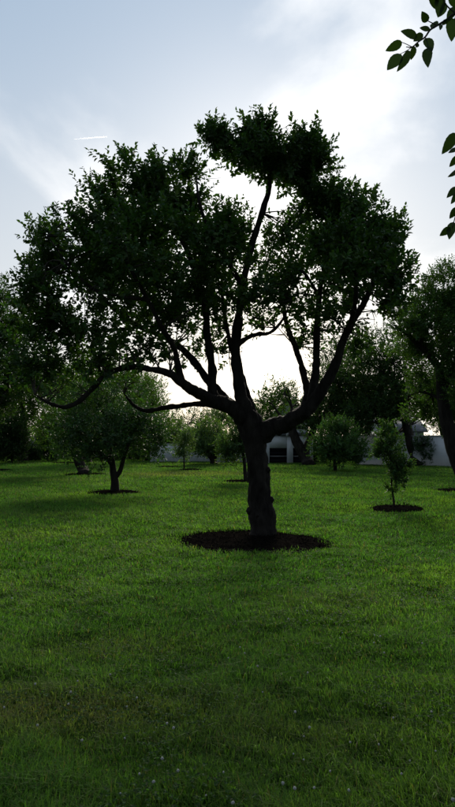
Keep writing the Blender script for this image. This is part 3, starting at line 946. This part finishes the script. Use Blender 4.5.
# white garage with two dark doors
gy = Yof(463)
gx0, gx1 = P(254, 450, gy).x, P(313, 450, gy).x
gar = empty('garage', (gx0, gy, 0))
tag(gar, 'low white garage with two dark doors seen under the right limb', 'garage')
W = gx1 - gx0
kx = W / (313 - 254)
H = 2.15
doors = [((269.5 - 254) * kx, (287 - 254) * kx), ((293 - 254) * kx, (310 - 254) * kx)]
dh = 1.2
m = MB()
m.box((0, 0, -0.1), (doors[0][0], 3.2, H))
child(gar, m, 'wall_panel', M_WALL)
m = MB()
m.box((doors[0][1], 0, -0.1), (doors[1][0], 3.2, H))
child(gar, m, 'wall_panel', M_WALL)
m = MB()
m.box((doors[1][1], 0, -0.1), (W, 3.2, H))
child(gar, m, 'wall_panel', M_WALL)
for a, b in doors:
    m = MB()
    m.box((a, 0.003, dh), (b, 3.19, H - 0.004))
    child(gar, m, 'lintel', M_WALL)
    m = MB()
    m.box((a, 0.18, -0.1), (b, 0.24, dh))
    dr_ = child(gar, m, 'door', M_DARK)
    for j in range(4):
        m = MB()
        z0 = 0.03 + j * dh / 4
        m.box((a + 0.05, 0.15, z0), (b - 0.05, 0.178, z0 + dh / 4 - 0.05))
        child(gar, m, 'door_panel', M_DARK, dr_)
    m = MB()
    m.box((a, 0.125, 0.52), (b, 0.145, 0.56))
    child(gar, m, 'rail', M_COPING, dr_)
m = MB()
m.box((-0.15, -0.08, H + 0.002), (W + 0.15, 3.4, H + 0.32))
child(gar, m, 'roof', M_ROOF)
m = MB()
m.box(((286 - 254) * kx, -0.14, H - 0.02), ((288 - 254) * kx, -0.085, H + 0.36))
child(gar, m, 'downpipe', M_TRIM)


def house(name, label, pxl, pxr, py_eave, py_ridge, Yd, depth, wall_m, seed, gable_front=True, windows=()):
    a, b = P(pxl, 450, Yd).x, P(pxr, 450, Yd).x
    ze, zr = P(227, py_eave, Yd).z, P(227, py_ridge, Yd).z
    W = b - a
    root = empty(name, (a, Yd, 0))
    tag(root, label, 'house')
    m = MB()
    m.box((0, 0, -0.1), (W, depth, ze))
    if gable_front:
        m.add([(0, 0, ze), (W, 0, ze), (W / 2, 0, zr), (0, depth, ze), (W, depth, ze), (W / 2, depth, zr)], t=[(0, 1, 2), (4, 3, 5)])
    else:
        m.add([(0, 0, ze), (0, depth, ze), (0, depth / 2, zr), (W, 0, ze), (W, depth, ze), (W, depth / 2, zr)], t=[(1, 0, 2), (3, 4, 5)])
    child(root, m, 'walls', wall_m)
    m = MB()
    t, o = 0.16, 0.35
    if gable_front:
        s = (zr - ze) / (W / 2)
        for sx in (-1, 1):
            e = W / 2 + sx * (W / 2 + o)
            c = W / 2
            ze2 = ze - o * s
            v = [(e, -o, ze2 + .02), (c, -o, zr + .02), (c, depth + o, zr + .02), (e, depth + o, ze2 + .02)]
            v += [(x, y, z + t) for x, y, z in v]
            m.add(v, [(0, 1, 2, 3), (7, 6, 5, 4), (0, 4, 5, 1), (1, 5, 6, 2), (2, 6, 7, 3), (3, 7, 4, 0)])
    else:
        s = (zr - ze) / (depth / 2)
        for sy in (-1, 1):
            e = depth / 2 + sy * (depth / 2 + o)
            c = depth / 2
            ze2 = ze - o * s
            v = [(-o, e, ze2 + .02), (-o, c, zr + .02), (W + o, c, zr + .02), (W + o, e, ze2 + .02)]
            v += [(x, y, z + t) for x, y, z in v]
            m.add(v, [(0, 1, 2, 3), (7, 6, 5, 4), (0, 4, 5, 1), (1, 5, 6, 2), (2, 6, 7, 3), (3, 7, 4, 0)])
    rf = child(root, m, 'roof', M_ROOF)
    m = MB()
    m.box((W * .7, depth * .45, zr - .6), (W * .7 + .5, depth * .45 + .5, zr + .6))
    child(root, m, 'chimney', M_BRICK, rf)
    for (fx, fz, w, h) in windows:
        x0, z0 = W * fx, ze * fz
        m = MB()
        m.box((x0 - w / 2, -0.05, z0), (x0 + w / 2, 0.02, z0 + h))
        wn_ = child(root, m, 'window', M_TRIM)
        m = MB()
        m.box((x0 - w / 2 + .08, -0.07, z0 + .08), (x0 - .03, -0.052, z0 + h - .08))
        m.box((x0 + .03, -0.07, z0 + .08), (x0 + w / 2 - .08, -0.052, z0 + h - .08))
        child(root, m, 'pane', M_GLASS, wn_)
    return root


house('house', 'pale house with a grey gable roof seen through the fork of the big tree', 270, 308, 418, 399, 70, 9, M_SIDING, 1, True, [(.28, .3, 1, 1.2), (.72, .3, 1, 1.2), (.28, .7, 1, 1.1), (.72, .7, 1, 1.1)])
house('house', 'pale blue-grey house behind the white wall and the slanting trunk', 384, 424, 431, 414, 66, 8, M_SIDING, 2, False, [(.3, .45, 1, 1.1), (.75, .45, 1, 1.1)])
house('house', 'little house with a grey roof between the dark shrubs at the far left', 14, 34, 446, 437, 72, 6, M_WALL, 3, False, [(.5, .4, .8, .7)])
house('house', 'small white house glimpsed past the short leaning trunk on the left', 94, 110, 446, 438, 70, 6, M_WALL, 4, False, [(.75, .3, .7, .8)])

# pale path at the far left
pg0, pg1 = G(22, 456.8), G(64, 456.8)
m = MB()
m.box((pg0.x, pg0.y - 0.9, 0.0), (pg1.x, pg1.y + 0.9, 0.06))
tag(m.obj('garden_path', M_CONC), 'short pale concrete path at the far left edge of the lawn', 'path', kind='structure')

# ------------------------------------------------------------------ near tree whose twigs hang in at the right
yn = 2.8
nb = Vector((3.5, 1.5, 0))
near = empty('pear_tree', nb)
tag(near, 'near tree mostly out of the picture, its leafy twigs hanging in at the upper right', 'tree')
m = MB()
m.tube([Vector((3.5, 1.5, -.1)), Vector((3.48, 1.5, .8)), Vector((3.4, 1.45, 1.7)), Vector((3.3, 1.4, 2.7))], [.19, .16, .15, .12], seg=18, sub=7, rough=.2, flare=.35)
m.obj('trunk', M_BARK, near, smooth=True)
near_att = []
def limb(pts, rad):
    m = MB()
    pts = [Vector(p) for p in pts]
    m.tube(pts, rad, seg=12, sub=6, rough=.12)
    m.obj('limb', M_BARK, near, smooth=True)
    near_att.extend(tuple(p) for p in pts[1:])
limb([(3.4, 1.45, 2.0), (3.2, 1.9, 2.9), (2.6, 2.5, 3.35), (1.9, 2.85, 3.5), (1.35, 2.82, 3.52)], [.08, .06, .042, .026, .012])
limb([(3.3, 1.4, 2.6), (2.2, .6, 3.6), (.8, -.3, 4.5), (-.8, -1.0, 5.0), (-2.4, -1.3, 5.3)], [.11, .09, .07, .05, .02])
limb([(3.3, 1.4, 2.6), (3.6, .6, 3.7), (3.5, -.8, 4.6), (3.0, -2.2, 5.2)], [.1, .08, .06, .02])
limb([(3.3, 1.4, 2.6), (4.2, 2.0, 3.6), (5.0, 2.6, 4.6)], [.09, .07, .02])
crown(near, [((4.3, 1.9, 4.4), (1.5, 1.3, 1.0), 320), ((3.2, .2, 4.6), (1.5, 1.4, .9), 320), ((1.4, -.6, 4.9), (1.6, 1.5, .8), 340), ((-.6, -1.1, 5.1), (1.7, 1.6, .8), 340),  # unseen crown, widened over the camera to shade the foreground lawn
      ((-2.5, -1.4, 5.3), (1.5, 1.5, .8), 260), ((3.0, -2.2, 5.0), (1.6, 1.4, .9), 260), ((4.9, 2.6, 4.5), (1.1, 1.0, .8), 160), ((2.9, 1.9, 4.6), (1.0, .8, .6), 120)],
      601, mat=M_LEAF, twig_from=near_att, twig_n=5, shoot=.32, k=10, leaf=.09, base=(0.04, 0.075, 0.022))

def twig(pts, rad):
    m = MB()
    m.tube(pts, rad, seg=8, sub=5, rough=.05)
    m.obj('twig', M_TWIG, near, smooth=True)

T = lambda a, b, dz=0.0: P(a, b, yn + dz)
twig([Vector((1.35, 2.82, 3.52)), T(470, 6), T(455, 13), T(446, 20), T(437, 25.5), T(430, 30), T(425, 37), T(418, 42), T(412, 47), T(406, 47)], [.009, .007, .006, .0055, .005, .0045, .004, .0035, .003, .002])
twig([T(425, 37), T(427, 43), T(427, 50)], [.003, .0025, .002])
twig([T(437, 25.5), T(430, 22), T(426, 20)], [.003, .0022, .0018])
twig([T(455, 13), T(447, 6), T(441, -4)], [.004, .003, .002])
twig([T(412, 47), T(406, 44), T(401, 42)], [.002, .0018, .0015])
twig([T(412, 47), T(406, 51), T(400, 54)], [.002, .0018, .0015])
twig([Vector((1.9, 2.9, 3.5)), T(500, 60), T(480, 96), T(466, 128), T(459, 160), T(457.5, 190), T(456, 212), T(452, 228)], [.008, .007, .006, .005, .0045, .004, .003, .002])

def big_leaf_mesh(nm, length, width, fold, curl):
    nseg = 14
    v, q = [], []
    for i in range(nseg + 1):
        t = i / nseg
        w = width * .5 * (math.sin(math.pi * min(t ** .72, 1)) ** .8) if 0 < t < 1 else 0.0
        w *= (1 + 0.03 * math.sin(i * 2.4))
        z = -curl * length * t * t
        for s in (-1, -.5, 0, .5, 1):
            v.append((w * s, length * t, z + abs(s) * w * fold - (s * s) * w * 0.12))
    for i in range(nseg):
        for j in range(4):
            a = i * 5 + j
            q.append((a, a + 1, a + 6, a + 5))
    return np.array(v), np.array(q)

leaves = [  # base px, tip px, width px, roll
    (402, 42, 385.5, 51, 9, .3), (401, 54, 387, 70, 12, -.2), (410, 51, 399.5, 70, 9, .5), (417, 37, 401.5, 30, 10, -.4),
    (426, 38, 432, 51.5, 10, .2), (427, 48, 427.5, 65, 10, -.3), (427, 22, 422, 12, 7.5, .4), (430, 29, 419, 28, 5, .6),
    (438, 25, 429.5, 25, 8, -.2), (441, -6, 438, 17.5, 11, .2), (434, -8, 434, 10, 10, -.4), (446, 3, 440, 16, 8, .5),
    (452, 18, 452, 40, 12, .1), (456, 6, 447, 21, 10, -.5), (450, -6, 456, 8, 9, .2), (414, 46, 411.5, 60, 7, .5),
    (423, 34, 413, 41, 8, -.3), (441, 24, 440, 30, 4, .1), (418, 43, 416, 48, 4, 0), (447, 19, 442, 26, 5, .4), (458, 14, 462, 34, 12, .3),
    (456, 133, 443, 153.5, 11, .2), (458, 148, 448.5, 152.5, 5, -.4), (458, 156, 449.5, 167, 7, .3), (458, 170, 448.5, 177, 5, .5),
    (457.5, 187, 447, 197, 7, -.3), (457.5, 193, 451, 204, 6, .3), (457, 207, 449.5, 219, 7, .2), (450, 227, 440, 236.5, 8, .4), (453, 222, 449, 239, 9, -.3),
    (459, 165, 470, 178, 9, .2), (458, 200, 468, 214, 9, -.2), (463, 140, 474, 152, 10, .4), (480, 96, 474, 114, 11, .1),
]
rl = np.random.default_rng(5)
for i, (bx, by, tx, ty, w, roll) in enumerate(leaves):
    p0, p1 = T(bx, by, rl.uniform(-.03, .03)), T(tx, ty, rl.uniform(-.05, .05))
    d = p1 - p0
    Lf = d.length
    v, q = big_leaf_mesh('leaf', Lf, w * yn / F * 1.06, rl.uniform(.15, .35), rl.uniform(.02, .14))
    yv = d.normalized()
    zc = Vector((-.2, -1, -.35))
    xv = yv.cross(zc).normalized()
    zv = xv.cross(yv)
    ca, sa = math.cos(roll), math.sin(roll)
    x2 = xv * ca + zv * sa
    z2 = zv * ca - xv * sa
    wv = np.array([p0]) + v[:, :1] * np.array(x2) + v[:, 1:2] * np.array(yv) + v[:, 2:] * np.array(z2)
    br = math.exp(rl.normal() * .2)
    o = make_obj('leaf', wv - np.array(p0), q, M_LEAF, None, tint=np.array((0.022, 0.036, 0.012)) * br, smooth=True)
    o.parent = near
    o.location = p0 - near.location

# ------------------------------------------------------------------ lawn: blades, clover, flowers
rg = np.random.default_rng(77)
def patch(x, y, s, off):
    return np.array([mnoise.noise(Vector((a * s + off, b * s - off, off))) for a, b in zip(x, y)])

C_ = 86000
ycells = np.concatenate([np.linspace(1.2, 8, 60), 8 * (60 / 8) ** np.linspace(0, 1, 70)[1:]])
bx_, by_ = [], []
for y0_, y1_ in zip(ycells[:-1], ycells[1:]):
    ym = (y0_ + y1_) / 2
    wdt = 0.92 * ym + 3.0
    rho = C_ * max(ym, 2.6) ** -1.72
    n = int(rho * wdt * (y1_ - y0_))
    bx_.append(rg.uniform(-wdt / 2, wdt / 2, n))
    by_.append(rg.uniform(y0_, y1_, n))
    n2 = int(rho * 0.3 * 5.0 * (y1_ - y0_))          # the lawn goes on thinner on both sides of the view
    for sd in (-1, 1):
        bx_.append(sd * (wdt / 2 + 5.0 * rg.random(n2)))
        by_.append(rg.uniform(y0_, y1_, n2))
gx, gy_ = np.concatenate(bx_), np.concatenate(by_)
# near blades grow in loose tufts
near_i = np.where(gy_ < 10)[0]
nt_ = len(near_i) // 8
ct_i = rg.choice(near_i, nt_, replace=False)
pick = rg.integers(0, nt_, len(near_i))
tuft = rg.random(len(near_i)) < .62
sg = .016 + .006 * gy_[ct_i][pick]
nxp = np.where(tuft, gx[ct_i][pick] + rg.normal(size=len(near_i)) * sg, gx[near_i])
nyp = np.where(tuft, gy_[ct_i][pick] + rg.normal(size=len(near_i)) * sg, gy_[near_i])
jx, jy = rg.uniform(-.5, .5, len(gx)), rg.uniform(-.5, .5, len(gx))
tj, tk = rg.uniform(-.5, .5, nt_), rg.uniform(-.5, .5, nt_)
jx[near_i], jy[near_i] = tj[pick], tk[pick]
gx[near_i], gy_[near_i] = nxp, nyp
keep = np.ones(len(gx), bool)
for c, rad, _ in ring_specs:
    keep &= np.hypot(gx - c.x, gy_ - c.y) > rad * (1.04 - .30 * rg.random(len(gx)) ** 2.2) * (1 + .10 * np.sin(5 * np.arctan2(gy_ - c.y, gx - c.x) + c.x) * np.sin(3 * np.arctan2(gy_ - c.y, gx - c.x)))
gx, gy_, jx, jy = gx[keep], gy_[keep], jx[keep], jy[keep]
n = len(gx)
pA = patch(gx, gy_, 0.55, 3.1)
pB = patch(gx, gy_, 1.9, 8.7)
pC = patch(gx, gy_, 0.16, 15.3)
gz = hgt_np(gx, gy_)
sc_ = np.maximum(gy_, 2.6) / 2.6
pD = patch(gx, gy_, 4.5, 31.0)
hh = (0.053 + 0.030 * pB + 0.035 * pD + 0.02 * jx) * rg.uniform(.55, 1.3, n) * np.clip(sc_ ** .12, 1, 1.5)
wd = 0.0036 * sc_ ** 0.80 * rg.uniform(.7, 1.3, n)
la = rg.uniform(0, 6.28, n) * .6 + (jy * 6.28) * .4 + 2.5 * pA
lean = np.abs(rg.normal(size=n)) * .6 + .22 + .3 * np.clip(pD, 0, 1)
ldir = np.stack([np.cos(la), np.sin(la), np.zeros(n)], -1)
side = np.stack([-np.sin(la), np.cos(la), np.zeros(n)], -1)
sw = rg.uniform(-1, 1, n)[:, None]
side = norm(side + ldir * sw * .8)
b0 = np.stack([gx, gy_, gz - .006], -1)
up = np.array([0, 0, 1.0])
H1, Wd = hh[:, None], wd[:, None]
mid = b0 + up * H1 * .6 + ldir * (lean * hh)[:, None] * .35
tip = b0 + up * H1 * np.clip(1.05 - .25 * lean, .5, 1)[:, None] + ldir * (lean * hh)[:, None] * 1.15
green = np.array([0.071, 0.165, 0.030])
yel = np.array([0.150, 0.220, 0.050])
dry = np.array([0.190, 0.165, 0.075])
drk = np.array([0.032, 0.082, 0.012])
fy = np.clip(.30 + .9 * pA + .35 * pC + rg.normal(size=n) * .25, 0, 1)[:, None]
fd = np.clip(.35 - 1.2 * pB - .7 * pD + rg.normal(size=n) * .3, 0, 1)[:, None]
tint = green * (1 - fy) + yel * fy * .75 + green * fy * .25
tint = tint * (1 - fd * .6) + drk * fd * .6
# worn, drier spots
for (px, py, rx, ry, s) in ((40, 712, 1.1, .35, .75), (205, 473.5, 3.2, 2.2, .75), (158, 475.5, 1.6, 1.6, .7), (120, 648, .7, .3, .35), (318, 600, .8, .4, .2), (300, 740, .5, .25, .25), (60, 480, 3, 1.5, .3)):
    c = G(px, py)
    f = (s * np.exp(-((gx - c.x) / rx) ** 2 - ((gy_ - c.y) / ry) ** 2) * rg.uniform(.3, 1.3, n)).clip(0, 1)[:, None]
    tint = tint * (1 - f) + dry * f
fdead = (rg.random(n) < .05)[:, None]
tint = np.where(fdead, dry * .8, tint) * np.exp(rg.normal(size=(n, 1)) * .18)
nearm = gy_ < 14
a_ = np.where(nearm)[0]
vn_ = np.stack([b0[a_] - side[a_] * Wd[a_] * .5, b0[a_] + side[a_] * Wd[a_] * .5, mid[a_] + side[a_] * Wd[a_] * .42, mid[a_] - side[a_] * Wd[a_] * .42, tip[a_]], 1).reshape(-1, 3)
i5 = np.arange(len(a_))[:, None] * 5
q5, t5 = i5 + [0, 1, 2, 3], i5 + [3, 2, 4]
f_ = np.where(~nearm)[0]
vf_ = np.stack([b0[f_] - side[f_] * Wd[f_] * .5, b0[f_] + side[f_] * Wd[f_] * .5, tip[f_]], 1).reshape(-1, 3)
t3 = np.arange(len(f_))[:, None] * 3 + [0, 1, 2] + len(vn_)
gr = make_obj('grass', np.vstack([vn_, vf_]), [q5, np.vstack([t5, t3])], M_GRASS, tint=np.vstack([np.repeat(tint[a_], 5, 0), np.repeat(tint[f_], 3, 0)]))
tag(gr, 'uneven mown green grass covering the whole lawn', 'grass', kind='stuff')

# clover leaves in patches among the blades
n = 16000
cy_ = rg.uniform(1.6, 9.5, n) 
cx_ = rg.uniform(-.5, .5, n) * (0.92 * cy_ + 1.5)
kp = patch(cx_, cy_, 1.15, 21.0) > .16
kp &= np.hypot(cx_ - ring_specs[0][0].x, cy_ - ring_specs[0][0].y) > 1.4
cx_, cy_ = cx_[kp], cy_[kp]
n = len(cx_)
az = rg.uniform(0, 6.28, n)
vv, ff, tt = [], [], []
off = 0
cz = hgt_np(cx_, cy_) + rg.uniform(.035, .068, n)
for k in range(3):
    aa = az + k * 2.094
    d = np.stack([np.cos(aa), np.sin(aa), rg.uniform(-.1, .35, n)], -1)
    nn = norm(rg.normal(size=(n, 3)) * .25 + up)
    ct = np.array([0.042, 0.092, 0.024]) * np.exp(rg.normal(size=(n, 1)) * .25)
    v, f, t = leaf_batch(np.stack([cx_, cy_, cz], -1), d, nn, rg.uniform(.010, .018, n), .95, ct)
    vv.append(v); ff.append(f + off); tt.append(t); off += len(v)
cv = make_obj('clover', np.vstack(vv), np.vstack(ff), M_GRASS, tint=np.vstack(tt))
tag(cv, 'patches of small three-lobed clover leaves among the grass', 'clover', kind='stuff')

# small white clover heads on stems
n = 230
fy_ = 2.6 + 10 * rg.random(n) ** 1.3
fx_ = rg.uniform(-.42, .42, n) * fy_
m = MB()
ico = []
for i in range(n):
    if math.hypot(fx_[i] - ring_specs[0][0].x, fy_[i] - ring_specs[0][0].y) < 1.5:
        continue
    if mnoise.noise(Vector((fx_[i] * .8, fy_[i] * .8, 4.2))) < -.1:
        continue
    z = hgt(fx_[i], fy_[i]) + rg.uniform(.06, .095)
    r = rg.uniform(.004, .0085)
    pts = []
    for a in range(3):
        for b in range(6):
            th, ph = (a + 1) * math.pi / 4, b * math.pi / 3
            rr = r * rg.uniform(.85, 1.2)
            pts.append((fx_[i] + rr * math.sin(th) * math.cos(ph), fy_[i] + rr * math.sin(th) * math.sin(ph), z + rr * math.cos(th)))
    pts += [(fx_[i], fy_[i], z + r), (fx_[i], fy_[i], z - r)]
    q = [(a * 6 + b, (a + 1) * 6 + b, (a + 1) * 6 + (b + 1) % 6, a * 6 + (b + 1) % 6) for a in range(2) for b in range(6)]
    t = [(18, b, (b + 1) % 6) for b in range(6)] + [(19, 12 + (b + 1) % 6, 12 + b) for b in range(6)]
    m.add(pts, q, t)
f = []
fl = make_obj('clover_flowers', np.vstack(m.v), [np.vstack(m.q), np.vstack(m.t)], M_FLOWER, tint=np.array((.42, .42, .38)), smooth=True)
tag(fl, 'scattered tiny white clover flowers in the grass', 'flowers', kind='stuff')

# ------------------------------------------------------------------ contrail
ya = 6200.0
c0, c1 = P(74, 139.2, ya), P(107, 136.6, ya)
m = MB()
m.tube([c0, c0.lerp(c1, .3), c0.lerp(c1, .7), c1], [3, 6, 7, 6], seg=12, sub=6)
ct_ = m.obj('contrail', contrail_mat(), smooth=True)
tag(ct_, 'short thin white contrail in the sky above the left of the crown', 'contrail')
